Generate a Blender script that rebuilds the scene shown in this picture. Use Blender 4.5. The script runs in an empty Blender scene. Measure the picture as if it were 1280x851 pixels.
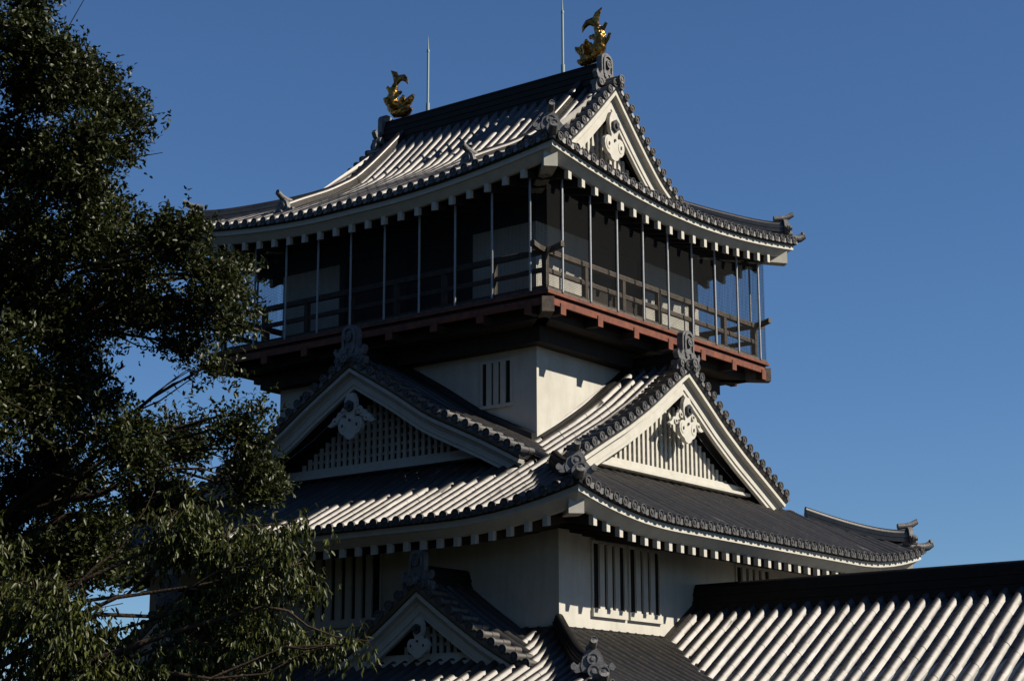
import bpy, math
import numpy as np
from mathutils import Vector, Matrix
rng = np.random.default_rng(7)
S = bpy.context.scene
COL = S.collection
# ------------------------------------------------------------ camera, sky, sun, exposure
cam = bpy.data.cameras.new('camera'); camo = bpy.data.objects.new('camera', cam); COL.objects.link(camo); S.camera = camo
CAM = Vector((-28.2085, -20.8690, -9.2855))
yaw, pitch, roll, fpx = 0.656670, 0.230104, -0.00256, 2342.19
fw = Vector((math.cos(yaw)*math.cos(pitch), math.sin(yaw)*math.cos(pitch), math.sin(pitch)))
rt = Vector((math.sin(yaw), -math.cos(yaw), 0)); up = rt.cross(fw)
r2 = rt*math.cos(roll)+up*math.sin(roll); u2 = up*math.cos(roll)-rt*math.sin(roll)
mw = Matrix((r2, u2, -fw)).transposed().to_4x4(); mw.translation = CAM
camo.matrix_world = mw
cam.sensor_width = 36; cam.lens = fpx/1280*36; cam.clip_start = .5; cam.clip_end = 5000
GZ = -10.9
SUN = Vector((.278, -.707, .58)).normalized()
w = bpy.data.worlds.new('World'); S.world = w; w.use_nodes = True
nt = w.node_tree; bg = nt.nodes['Background']
sky = nt.nodes.new('ShaderNodeTexSky'); sky.sky_type = 'NISHITA'; sky.sun_disc = False
sky.sun_elevation = math.asin(SUN.z); sky.sun_rotation = math.atan2(SUN.x, SUN.y)
sky.altitude = 0; sky.air_density = 1; sky.dust_density = 0; sky.ozone_density = 10
nt.links.new(sky.outputs[0], bg.inputs[0]); bg.inputs[1].default_value = .05
sl = bpy.data.lights.new('sun', 'SUN'); sl.energy = 5; sl.angle = math.radians(.5); sl.color = (1, .93, .80)
so = bpy.data.objects.new('sun', sl); COL.objects.link(so); so.rotation_euler = (-SUN).to_track_quat('-Z', 'Y').to_euler(); so.location = (0, -20, 30)
S.view_settings.view_transform = 'Standard'; S.view_settings.look = 'None'
S.view_settings.exposure = .88; S.view_settings.gamma = 1; S.view_settings.use_curve_mapping = False
S.render.resolution_x = 1024; S.render.resolution_y = 680

# ------------------------------------------------------------ materials
def mat(name, col, rough=.7, spec=.3, metal=0, noise=None, rnoise=0, bump=None, ior=1.5):
    """noise=(scale, dark colour, amount); bump=(scale, strength)"""
    m = bpy.data.materials.new(name); m.use_nodes = True; n = m.node_tree.nodes; l = m.node_tree.links
    b = n['Principled BSDF']; b.inputs['Base Color'].default_value = (*col, 1)
    b.inputs['IOR'].default_value = ior; b.inputs['Roughness'].default_value = rough; b.inputs['Specular IOR Level'].default_value = spec; b.inputs['Metallic'].default_value = metal
    tc = n.new('ShaderNodeTexCoord')
    if noise:
        t = n.new('ShaderNodeTexNoise'); t.inputs['Scale'].default_value = noise[0]; t.inputs['Detail'].default_value = 6; t.inputs['Roughness'].default_value = .65
        l.new(tc.outputs['Object'], t.inputs['Vector'])
        r = n.new('ShaderNodeValToRGB'); r.color_ramp.elements[0].position = .35; r.color_ramp.elements[1].position = .68
        l.new(t.outputs['Fac'], r.inputs['Fac'])
        mx = n.new('ShaderNodeMix'); mx.data_type = 'RGBA'; mx.inputs[6].default_value = (*col, 1); mx.inputs[7].default_value = (*noise[1], 1)
        mu = n.new('ShaderNodeMath'); mu.operation = 'MULTIPLY'; mu.inputs[1].default_value = noise[2]
        l.new(r.outputs[0], mu.inputs[0]); l.new(mu.outputs[0], mx.inputs[0]); l.new(mx.outputs[2], b.inputs['Base Color'])
        if rnoise:
            mr = n.new('ShaderNodeMapRange'); mr.inputs[3].default_value = rough-rnoise; mr.inputs[4].default_value = rough+rnoise
            l.new(t.outputs['Fac'], mr.inputs[0]); l.new(mr.outputs[0], b.inputs['Roughness'])
    if bump:
        t = n.new('ShaderNodeTexNoise'); t.inputs['Scale'].default_value = bump[0]; t.inputs['Detail'].default_value = 4
        l.new(tc.outputs['Object'], t.inputs['Vector'])
        bp = n.new('ShaderNodeBump'); bp.inputs['Strength'].default_value = bump[1]; bp.inputs['Distance'].default_value = .02
        l.new(t.outputs['Fac'], bp.inputs['Height']); l.new(bp.outputs[0], b.inputs['Normal'])
    return m
M_TILE = mat('smoked_tile', (.019, .0185, .0185), .39, .5, 0, (5, (.03, .0265, .022), .8), .05, None, 1.75)
M_RIDGE = mat('ridge_tile', (.008, .008, .0082), .42, .5, 0, (6, (.02, .0175, .015), .7), .06, (30, .06), 1.7)
M_BLACK = mat('shaded_ridge_tile', (.008, .0078, .0078), .6, .4, 0, (6, (.016, .014, .012), .7), .06, (30, .06))  # ridge tile copy with shade built into its darker colour and weaker gloss
M_END = mat('tile_end', (.075, .073, .073), .6, .4, 0, (9, (.03, .028, .026), .8), .05, (40, .2))
M_ORN = mat('ornament_tile', (.12, .117, .117), .5, .5, 0, (9, (.03, .028, .026), .7), .08, (40, .3))
M_PLASTER = mat('white_plaster', (.40, .378, .33), .85, .15, 0, (2.2, (.30, .28, .235), .5), 0, (60, .08))
M_TRIM = mat('white_trim', (.40, .378, .33), .8, .2, 0, (4, (.29, .27, .225), .5), 0, (60, .08))
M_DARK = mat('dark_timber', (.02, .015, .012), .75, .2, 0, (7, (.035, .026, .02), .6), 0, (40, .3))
M_RED = mat('red_oxide_paint', (.155, .046, .025), .7, .2, 0, (5, (.055, .024, .016), .9), 0, (40, .2))
M_RAIL = mat('weathered_timber', (.05, .04, .032), .75, .2, 0, (9, (.11, .085, .063), .8), 0, (40, .4))
M_PIPE = mat('galvanised_steel', (.24, .25, .26), .55, .4, .2, (12, (.16, .16, .165), .7))
M_GOLD = mat('gilded_bronze', (.42, .22, .05), .36, .5, 1, (5, (.02, .012, .006), .92), .12, (25, .5))
def scales(m):
    n = m.node_tree.nodes; l = m.node_tree.links; b = n['Principled BSDF']
    v = n.new('ShaderNodeTexVoronoi'); v.inputs['Scale'].default_value = 14; tc = n.new('ShaderNodeTexCoord'); l.new(tc.outputs['Object'], v.inputs['Vector'])
    bp = n.new('ShaderNodeBump'); bp.inputs['Strength'].default_value = .45; bp.inputs['Distance'].default_value = .04; l.new(v.outputs['Distance'], bp.inputs['Height']); l.new(bp.outputs[0], b.inputs['Normal'])
scales(M_GOLD)
M_ROD = mat('green_copper', (.16, .22, .215), .6, .4, 0, (8, (.2, .25, .24), .6))
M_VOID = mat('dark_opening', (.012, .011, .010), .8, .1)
M_IRON = mat('black_iron', (.02, .02, .02), .5, .4)
M_BARK = mat('bark', (.045, .031, .021), .9, .1, 0, (14, (.015, .011, .008), .8), 0, (25, .8))
M_GROUND = mat('ground_earth', (.017, .016, .010), .95, .1, 0, (.4, (.010, .014, .006), .9), 0, (8, .4))
M_STONE = mat('stone', (.2, .19, .17), .9, .2, 0, (2, (.1, .1, .09), .8), 0, (6, .6))
def streaks(m, dark, amount):
    """rain streaks and patchy grey weathering"""
    n = m.node_tree.nodes; l = m.node_tree.links; b = n['Principled BSDF']; src = b.inputs['Base Color'].links[0].from_socket
    tc = n.new('ShaderNodeTexCoord'); mp = n.new('ShaderNodeMapping'); mp.inputs['Scale'].default_value = (3, 3, .35); l.new(tc.outputs['Object'], mp.inputs['Vector'])
    t = n.new('ShaderNodeTexNoise'); t.inputs['Scale'].default_value = 1.6; t.inputs['Detail'].default_value = 7; t.inputs['Roughness'].default_value = .7; l.new(mp.outputs[0], t.inputs['Vector'])
    r = n.new('ShaderNodeMapRange'); r.inputs[1].default_value = .45; r.inputs[2].default_value = .8; r.inputs[4].default_value = amount; l.new(t.outputs['Fac'], r.inputs[0])
    mx = n.new('ShaderNodeMix'); mx.data_type = 'RGBA'; mx.inputs[7].default_value = (*dark, 1); l.new(r.outputs[0], mx.inputs[0]); l.new(src, mx.inputs[6]); l.new(mx.outputs[2], b.inputs['Base Color'])
streaks(M_PLASTER, (.2, .185, .16), .38); streaks(M_TRIM, (.2, .185, .16), .25)
def sheen(m, rough, fac, aniso=0):
    """smoked-clay sheen: matt body plus a short-tailed silvery gloss"""
    n = m.node_tree.nodes; l = m.node_tree.links; b = n['Principled BSDF']; b.inputs['Specular IOR Level'].default_value = 0; b.inputs['Roughness'].default_value = .9
    for k in list(b.inputs['Roughness'].links): l.remove(k)
    g = n.new('ShaderNodeBsdfAnisotropic'); g.distribution = 'BECKMANN'; g.inputs['Roughness'].default_value = rough
    if aniso:
        g.inputs['Anisotropy'].default_value = aniso; at = n.new('ShaderNodeAttribute'); at.attribute_name = 'row_dir'; l.new(at.outputs['Vector'], g.inputs['Tangent'])
    t = n.new('ShaderNodeTexNoise'); t.inputs['Scale'].default_value = 3.5; t.inputs['Detail'].default_value = 8; t.inputs['Roughness'].default_value = .75
    tc = n.new('ShaderNodeTexCoord'); l.new(tc.outputs['Object'], t.inputs['Vector'])
    r = n.new('ShaderNodeValToRGB'); r.color_ramp.elements[0].position = .3; r.color_ramp.elements[1].position = .62
    r.color_ramp.elements[0].color = (fac*.78, fac*.73, fac*.69, 1); r.color_ramp.elements[1].color = (fac, fac*.955, fac*.93, 1)
    l.new(t.outputs['Fac'], r.inputs[0]); l.new(r.outputs[0], g.inputs['Color'])
    if b.inputs['Normal'].links: l.new(b.inputs['Normal'].links[0].from_socket, g.inputs['Normal'])
    ad = n.new('ShaderNodeAddShader'); l.new(b.outputs[0], ad.inputs[0]); l.new(g.outputs[0], ad.inputs[1]); l.new(ad.outputs[0], n['Material Output'].inputs[0])
sheen(M_TILE, .57, .118, .20); sheen(M_BLACK, .5, .012); sheen(M_RIDGE, .45, .065); sheen(M_ORN, .5, .04); sheen(M_END, .5, .03)
def leaf_mat(name, c1, c2, rough):
    m = bpy.data.materials.new(name); m.use_nodes = True; n = m.node_tree.nodes; l = m.node_tree.links
    b = n['Principled BSDF']; b.inputs['Roughness'].default_value = rough; b.inputs['Specular IOR Level'].default_value = .22
    at = n.new('ShaderNodeAttribute'); at.attribute_name = 'tint'
    mx = n.new('ShaderNodeMix'); mx.data_type = 'RGBA'; mx.inputs[6].default_value = (*c1, 1); mx.inputs[7].default_value = (*c2, 1)
    l.new(at.outputs['Fac'], mx.inputs[0]); l.new(mx.outputs[2], b.inputs['Base Color'])
    tr = n.new('ShaderNodeBsdfTranslucent'); l.new(mx.outputs[2], tr.inputs[0])
    ms = n.new('ShaderNodeMixShader'); ms.inputs[0].default_value = .18
    l.new(b.outputs[0], ms.inputs[1]); l.new(tr.outputs[0], ms.inputs[2]); l.new(ms.outputs[0], n['Material Output'].inputs[0])
    return m
M_LEAF_A = leaf_mat('evergreen_leaf', (.009, .013, .0035), (.050, .056, .012), .42)
M_LEAF_B = leaf_mat('drooping_leaf', (.014, .020, .004), (.075, .080, .015), .42)
def net_mat():
    m = bpy.data.materials.new('bird_net'); m.use_nodes = True; n = m.node_tree.nodes; l = m.node_tree.links
    b = n['Principled BSDF']; b.inputs['Base Color'].default_value = (.008, .008, .008, 1); b.inputs['Roughness'].default_value = .7; b.inputs['Specular IOR Level'].default_value = .1
    tc = n.new('ShaderNodeTexCoord'); sx = n.new('ShaderNodeSeparateXYZ'); l.new(tc.outputs['Object'], sx.inputs[0])
    ad = n.new('ShaderNodeMath'); ad.operation = 'ADD'; l.new(sx.outputs[0], ad.inputs[0]); l.new(sx.outputs[1], ad.inputs[1])
    fac = []
    for src, pitch_, wd in ((ad.outputs[0], .034, .16), (sx.outputs[2], .034, .16)):
        d = n.new('ShaderNodeMath'); d.operation = 'DIVIDE'; d.inputs[1].default_value = pitch_; l.new(src, d.inputs[0])
        f = n.new('ShaderNodeMath'); f.operation = 'FRACT'; l.new(d.outputs[0], f.inputs[0])
        c = n.new('ShaderNodeMath'); c.operation = 'LESS_THAN'; c.inputs[1].default_value = wd; l.new(f.outputs[0], c.inputs[0]); fac.append(c)
    mxx = n.new('ShaderNodeMath'); mxx.operation = 'MAXIMUM'; l.new(fac[0].outputs[0], mxx.inputs[0]); l.new(fac[1].outputs[0], mxx.inputs[1])
    tr = n.new('ShaderNodeBsdfTransparent'); ms = n.new('ShaderNodeMixShader')
    l.new(mxx.outputs[0], ms.inputs[0]); l.new(tr.outputs[0], ms.inputs[1]); l.new(b.outputs[0], ms.inputs[2]); l.new(ms.outputs[0], n['Material Output'].inputs[0])
    return m
M_NET = net_mat()

# ------------------------------------------------------------ mesh builder
class MB:
    def __init__(s): s.v = []; s.f = []; s.n = 0; s.t = {}; s.ends = []
    def add(s, verts, faces):
        s.v.append(np.asarray(verts, float).reshape(-1, 3)); o = s.n
        s.f.extend([tuple(i+o for i in f) for f in faces]); s.n += len(s.v[-1])
    def grid(s, G, closed=False, tan=None):
        G = np.asarray(G, float); a, b = G.shape[:2]; o = s.n
        if tan is not None: s.t[len(s.v)] = np.broadcast_to(tan, G.shape).reshape(-1, 3)
        s.v.append(G.reshape(-1, 3)); s.n += a*b
        bb = b if closed else b-1
        for i in range(a-1):
            for j in range(bb):
                k = (j+1) % b
                s.f.append((o+i*b+j, o+i*b+k, o+(i+1)*b+k, o+(i+1)*b+j))
    def tube(s, G):          # closed ring grid with caps
        G = np.asarray(G, float); a, b = G.shape[:2]; o = s.n
        s.grid(G, True); s.f.append(tuple(range(o, o+b))[::-1]); s.f.append(tuple(range(o+(a-1)*b, o+a*b)))
    def box(s, x0, x1, y0, y1, z0, z1):
        s.add([(x, y, z) for z in (z0, z1) for y in (y0, y1) for x in (x0, x1)],
              [(0, 2, 3, 1), (4, 5, 7, 6), (0, 1, 5, 4), (2, 6, 7, 3), (0, 4, 6, 2), (1, 3, 7, 5)])
    def cyl(s, p, q, r, n=10, r1=None):
        p = np.array(p, float); q = np.array(q, float); d = q-p; d /= np.linalg.norm(d)
        a = np.cross(d, (0, 0, 1) if abs(d[2]) < .9 else (1, 0, 0)); a /= np.linalg.norm(a); b = np.cross(d, a)
        t = np.linspace(0, 2*np.pi, n, endpoint=False)[:, None]; c = np.cos(t)*a+np.sin(t)*b
        s.tube(np.stack([p+c*r, q+c*(r if r1 is None else r1)]))
    def curve(s, pts, rad, n=8, squash=None):   # tapered tube through points
        pts = np.array(pts, float); T = np.gradient(pts, axis=0); T /= np.linalg.norm(T, axis=1)[:, None]
        ref = np.array((0, 0, 1.)) if abs(T[:, 2]).mean() < .8 else np.array((0, 1., 0))
        if squash is not None: ref = np.array(squash[0], float)
        t = np.linspace(0, 2*np.pi, n, endpoint=False); R = []
        for p, d, r in zip(pts, T, rad):
            a = ref-d*(ref@d); a /= np.linalg.norm(a); b = np.cross(d, a)
            k = squash[1] if squash is not None else 1
            R.append(p+r*(np.cos(t)[:, None]*a*k+np.sin(t)[:, None]*b))
        s.tube(np.array(R))
    def disc(s, c, nrm, upv, r, n=14):   # round tile end: rim, sunk face, boss
        c = np.array(c, float); nrm = np.array(nrm, float); u = np.array(upv, float); v = np.cross(nrm, u)
        t = np.linspace(0, 2*np.pi, n, endpoint=False)[:, None]; k = np.cos(t)*v+np.sin(t)*u; f0 = len(s.f)
        s.grid(np.stack([c+k*r-nrm*.05, c+k*r, c+k*r*.78, c+k*r*.74-nrm*.015, c+k*r*.42-nrm*.015, c+k*r*.36+nrm*.002, c+k*.001+nrm*.004]), True); s.ends.append((f0, len(s.f)))
    def prism(s, poly, F, b0, b1):       # 2-D outline (a,z) extruded along b through map F(a,b,z)
        n = len(poly); V = [F(a, b0, z) for a, z in poly]+[F(a, b1, z) for a, z in poly]
        s.add(V, [tuple(range(n))[::-1], tuple(range(n, 2*n))]+[(i, (i+1) % n, n+(i+1) % n, n+i) for i in range(n)])
    def build(s, name, m, parent=None, smooth=False, angle=None):
        me = bpy.data.meshes.new(name); V = np.concatenate(s.v) if s.v else np.zeros((0, 3))
        me.from_pydata(V.tolist(), [], s.f); me.materials.append(m)
        if s.t:     # direction of the tile rows, for the gloss
            tt = np.concatenate([s.t.get(i, np.tile((.13, .21, .97), (len(q), 1))) for i, q in enumerate(s.v)])
            me.attributes.new('row_dir', 'FLOAT_VECTOR', 'POINT').data.foreach_set('vector', tt.astype(np.float32).ravel())
        if smooth: me.shade_smooth() if hasattr(me, 'shade_smooth') else None
        if s.ends and m is M_TILE:
            me.materials.append(M_END); mi = np.zeros(len(s.f), np.int32)
            for a, b in s.ends: mi[a:b] = 1
            me.polygons.foreach_set('material_index', mi)
        me.update(); o = bpy.data.objects.new(name, me); link(o, parent)
        if smooth: me.set_sharp_from_angle(angle=math.radians(angle or 45))
        return o
ROOTLOC = {}
def link(o, parent=None):
    COL.objects.link(o)
    if parent is not None:
        o.parent = parent
        if parent.name in ROOTLOC: o.matrix_parent_inverse = Matrix.Translation(-ROOTLOC[parent.name])
def thing(name, label, cat, loc, group=None):
    o = bpy.data.objects.new(name, None); COL.objects.link(o); o.location = loc; o.empty_display_size = .5
    ROOTLOC[o.name] = Vector(loc); tag(o, label, cat, group); return o
def tag(o, label, cat, group=None):
    o['label'] = label; o['category'] = cat
    if group: o['group'] = group
def copy(o, parent, loc, rz=0):
    c = o.copy(); link(c, parent); c.location = loc; c.rotation_euler = (0, 0, rz); return c

def smoothprof(pts):
    x = np.array([p[0] for p in pts], float); z = np.array([p[1] for p in pts], float)
    g = np.linspace(x[0]-1, x[-1]+1, 800)
    ge = np.interp(g, x, z); ge[g < x[0]] = z[0]+(g[g < x[0]]-x[0])*(z[1]-z[0])/(x[1]-x[0]); ge[g > x[-1]] = z[-1]+(g[g > x[-1]]-x[-1])*(z[-1]-z[-2])/(x[-1]-x[-2])
    k = int(.45/(g[1]-g[0])); ker = np.ones(k)/k; sm = np.convolve(np.pad(ge, k, mode='reflect', reflect_type='odd'), ker, 'same')[k:-k]
    return lambda s: np.interp(s, g, sm)

# ------------------------------------------------------------ tiled slopes
PITCH = .28
def xsec(pitch, r):
    t = np.linspace(np.pi, 0, 8)
    du = np.concatenate([[-pitch/2, -pitch*.36], r*np.cos(t), [pitch*.36, pitch/2]])
    dn = np.concatenate([[-.028, -.012], .012+r*np.sin(t), [-.012, -.028]])
    isb = np.concatenate([[0, 0], np.ones(8), [0, 0]])
    return du, dn, isb
def tile_rows(mb, P, rows, smax, s0=0, pitch=PITCH, r=.074, tl=.3, eave=None, outv=None, rand=True):
    r = r*1.17
    """P(u,s)->(x,y,z) vectorised; rows: list of u; smax(u)-> upper limit"""
    du, dn, isb = xsec(pitch, r)
    for u0 in rows:
        top = float(np.max(smax(u0+du)))
        if top-s0 < .05: continue
        ph = 0 if not rand else rng.uniform(0, .03)
        ss = [s0]; sc = [1.]
        k = s0+tl-ph
        while k < top-.02:
            ss += [k-.0003, k]; sc += [.965, 1.]; k += tl
        ss.append(top); sc.append(.96)
        ss = np.array(ss)[:, None]; sc = np.array(sc)[:, None]
        jit = rng.normal(0, .005, 1); wob = np.repeat(rng.normal(0, .003, (len(ss)+1)//2), 2)[:len(ss)][:, None]
        U = u0+du[None, :]+wob*isb[None, :]+0*ss; SS = np.minimum(ss+0*U, np.maximum(smax(u0+du)[None, :]+.04, s0))
        base = P(U, SS); e = .02
        tv = P(U*0+u0, SS+e)-P(U*0+u0, SS-e); tv /= np.linalg.norm(tv, axis=-1, keepdims=True)
        uv = P(U*0+u0+e, SS)-P(U*0+u0-e, SS); uv[..., 2] = 0; uv /= np.linalg.norm(uv, axis=-1, keepdims=True)
        nv = np.cross(uv, tv); nv *= np.sign(nv[..., 2:3])
        h = dn[None, :]*np.where(isb[None, :] > 0, sc, 1)+(sc-.95)*.3*(1-isb[None, :])
        G = base+nv*(h+jit)[..., None]
        mb.grid(G, tan=tv)
        if eave is not None:
            c = P(np.array(u0), np.array(s0)); o = np.array(outv, float)
            mb.disc(c+o*.035+np.array((0, 0, .014)), o, (0, 0, 1), .092)
            # hanging lip of the pan tile
            side = np.cross(o, (0, 0, 1))
            q = P(np.array(u0+pitch/2), np.array(s0))+o*.012
            aa = np.linspace(-1, 1, 7)*pitch*.34
            topc = np.array([q+side*a+np.array((0, 0, .035-.0)) for a in aa])
            bot = np.array([q+side*a+np.array((0, 0, -.075+.06*(abs(a)/(pitch*.34))**2)) for a in aa])
            mb.grid(np.stack([topc, bot]))

class Tier:
    def __init__(s, x0, x1, y0, y1, A, C, p, profW, profS):
        s.x0, s.x1, s.y0, s.y1 = x0, x1, y0, y1; s.A, s.C, s.p = A, C, p; s.prof = {'W': profW, 'E': profW, 'S': profS, 'N': profS}
    def lift(s, c, ss): return s.A*np.maximum(0, 1-np.maximum(c, 0)/s.C)**s.p*np.maximum(0, 1-np.abs(ss)/3.2)**1.2
    def corner(s, side, u):
        a, b = (s.y0, s.y1) if side in 'WE' else (s.x0, s.x1)
        return np.minimum(u-a, b-u)
    def P(s, side):
        def f(u, ss):
            u = np.asarray(u, float); ss = np.asarray(ss, float)
            z = s.prof[side](ss)+s.lift(s.corner(side, u), ss)
            if side == 'W': return np.stack([s.x0+ss, u+0*ss, z], -1)
            if side == 'E': return np.stack([s.x1-ss, u+0*ss, z], -1)
            if side == 'S': return np.stack([u+0*ss, s.y0+ss, z], -1)
            return np.stack([u+0*ss, s.y1-ss, z], -1)
        return f
    def span(s, side): return (s.y0, s.y1) if side in 'WE' else (s.x0, s.x1)
    def rows(s, side):
        a, b = s.span(side); n = int(round((b-a-.16)/PITCH)); return a+.08+(np.arange(n)+.5)*(b-a-.16)/n
    OUT = {'W': (-1, 0, 0), 'E': (1, 0, 0), 'S': (0, -1, 0), 'N': (0, 1, 0)}
    def sweep(s, mb, side, sec, n=40):
        """sec: list of (inset, dz) below the eave surface; mitred sweep along one eave"""
        a, b = s.span(side); t = np.linspace(0, 1, n); f = s.P(side); G = []
        z0 = s.prof[side](0)
        for ins, dz in sec:
            u = a+ins+(b-a-2*ins)*t
            q = f(u, np.full(n, ins)); q[:, 2] = z0+s.lift(s.corner(side, u)-ins*.0, np.zeros(n))+dz
            G.append(q)
        mb.grid(np.array(G))

def eave_parts(T, roof, ins_r, spacing, sides_ind='WS', length=1.5, soff=1.75, tag_stuff=True):
    z = {sd: float(T.prof[sd](0)) for sd in 'WSEN'}
    mb = MB()
    for sd in 'WSEN':
        T.sweep(mb, sd, [(.01, .02), (.02, -.075), (.12, -.08)])
    mb.build('tile_edge', M_RIDGE, roof)
    mb = MB()
    for sd in 'WSEN':
        T.sweep(mb, sd, [(.2, -.078), (.085, -.085), (.085, -.195), (.13, -.198), (.132, -.205), (ins_r-.02, -.345), (ins_r+.05, -.345), (ins_r+.06, -.2)])
    mb.build('eave_board', M_TRIM, roof)
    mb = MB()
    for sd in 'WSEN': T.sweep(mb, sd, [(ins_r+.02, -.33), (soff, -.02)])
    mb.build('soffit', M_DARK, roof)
    # rafters
    def rmesh():
        m = MB(); hw = .052; L = length; sl_ = .2
        m.add([(-hw, 0, -.18), (hw, 0, -.18), (hw, 0, 0), (-hw, 0, 0), (-hw, L, -.18+sl_*L), (hw, L, -.18+sl_*L), (hw, L, sl_*L), (-hw, L, sl_*L)],
              [(0, 1, 2, 3), (7, 6, 5, 4), (0, 4, 5, 1), (1, 5, 6, 2), (2, 6, 7, 3), (3, 7, 4, 0)])
        V0 = m.v[0].copy(); V0[:4, 1] = .10; V0[:4, 2] += .02; V0[4:, 1] = L; m.v[0][4:, 1] = .099; m.v[0][4:, 2] = m.v[0][:4, 2][[0, 1, 2, 3]]+.02
        V0[:, 0] *= .96; m.add(V0, m.f[:6])
        return m
    first = None; far = MB()
    RZ = {'S': 0, 'W': -math.pi/2, 'N': math.pi, 'E': math.pi/2}
    for sd in 'SWNE':
        a, b = T.span(sd); n = int((b-a-2*ins_r-.5)/spacing); us = (a+b)/2+(np.arange(n)-(n-1)/2)*spacing
        for u in us:
            c = float(T.corner(sd, u)); q = T.P(sd)(np.array(u), np.array(ins_r-.03))
            zz = z[sd]+float(T.lift(np.array(c), np.array(0.)))-.335
            L = min(length, c-ins_r)
            if sd in sides_ind:
                if first is None:
                    first = rmesh().build('rafter', M_TRIM, roof); first.data.materials.append(M_DARK); first.data.polygons.foreach_set('material_index', [0]*6+[1]*6); first.location = (q[0], q[1], zz); first.rotation_euler = (0, 0, RZ[sd])
                else: copy(first, roof, (q[0], q[1], zz), RZ[sd])
            else:
                m = rmesh(); V = np.concatenate(m.v); cz, sz = math.cos(RZ[sd]), math.sin(RZ[sd])
                V = np.stack([V[:, 0]*cz-V[:, 1]*sz+q[0], V[:, 0]*sz+V[:, 1]*cz+q[1], V[:, 2]+zz], -1); far.add(V, m.f)
    o = far.build('rafter', M_TRIM, roof); o.data.materials.append(M_DARK); o.data.polygons.foreach_set('material_index', ([0]*6+[1]*6)*(len(o.data.polygons)//12)); o['kind'] = 'stuff'; o['label'] = 'row of white rafter ends on the sides facing away'
    # hip rafters
    hw, ht = .135, .33
    for cx, cy, sx, sy in ((T.x0, T.y0, 1, 1), (T.x1, T.y0, -1, 1), (T.x0, T.y1, 1, -1), (T.x1, T.y1, -1, -1)):
        d = np.array((sx, sy, 0.)); d /= np.linalg.norm(d); sdv = np.array((-d[1], d[0], 0))
        z0 = z['S']+T.A-.24; p = np.array((cx, cy, z0))+d*(ins_r-.08)*1.414; q = p+d*2.3; q[2] = z0+.12
        m = MB(); V = []
        for pp in (p, q):
            for a, h in ((-hw, -ht), (hw, -ht), (hw, -.04), (0, .03), (-hw, -.04)): V.append(pp+sdv*a+np.array((0, 0, h)))
        m.add(V, [(0, 1, 2, 3, 4), (9, 8, 7, 6, 5)]+[(i, 5+i, 5+(i+1) % 5, (i+1) % 5) for i in range(5)])
        m.build('hip_rafter', M_TRIM, roof)

def stack_ridge(mb, path, w_, h, cap=.1, steps=4):
    """layered ridge swept on a path of points (bottom centre line)"""
    path = np.array(path, float); T = np.gradient(path, axis=0); T[:, 2] = 0; T /= np.linalg.norm(T, axis=1)[:, None]
    N = np.stack([-T[:, 1], T[:, 0], 0*T[:, 0]], -1)
    sec = []
    for k in range(steps):
        z0, z1 = h*k/steps, h*(k+1)/steps; ww = w_*(1-.10*(k % 2))-(k*.012)
        sec += [(ww, z0), (ww, z1-.012), (ww-.022, z1-.010), (ww-.022, z1)]
    t = np.linspace(0, np.pi, 9); R = [(cap*np.cos(a), h+cap*np.sin(a)) for a in t]
    full = sec+R+[(-a, z) for a, z in sec[::-1]]
    G = np.stack([path+N*a+np.array((0, 0, z)) for a, z in full], 1)
    mb.tube(G)

def hip_end(mb, c, d, sc=1.):
    """hip-ridge end tile: plate with wings, round tiles and a bird-perch cylinder; d = outward horizontal direction"""
    d = np.array(d, float); d[2] = 0; d /= np.linalg.norm(d); sd = np.cross(d, (0, 0, 1)); c = np.array(c, float)
    F = lambda a, b, z: c+sd*a*sc+d*b*sc+np.array((0, 0, z*sc))
    pl = [(-.17, -.02), (.17, -.02), (.2, .08), (.17, .2), (.13, .3), (.06, .36), (-.06, .36), (-.13, .3), (-.17, .2), (-.2, .08)]
    mb.prism(pl, F, -.04, .06)
    for s_ in (-1, 1):
        wing = [(s_*.15, .0), (s_*.27, -.03), (s_*.34, .02), (s_*.36, .1), (s_*.31, .15), (s_*.27, .11), (s_*.24, .1), (s_*.19, .16), (s_*.15, .14)]
        mb.prism(wing, F, -.02, .05)
        mb.cyl(F(s_*.31, .03, .07), F(s_*.31, .085, .07), .055*sc, 10)
    mb.disc(F(0, .09, .2), d, (0, 0, 1), .10*sc); mb.cyl(F(0, .0, .2), F(0, .06, .2), .1*sc, 14)
    mb.disc(F(.0, .16, .0), d, (0, 0, 1), .105*sc); mb.cyl(F(0, -.2, .02), F(0, .13, .0), .105*sc, 14)
    # perch cylinder sweeping out and up
    pts = [F(0, -.25, .37), F(0, -.05, .385), F(0, .08, .42), F(0, .2, .49)]
    mb.curve(pts, [.07*sc, .07*sc, .068*sc, .062*sc], 12); mb.disc(np.array(pts[-1])+d*.0, (np.array(pts[-1])-np.array(pts[-2]))/np.linalg.norm(np.array(pts[-1])-np.array(pts[-2])), (0, 0, 1), .066*sc)

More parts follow.
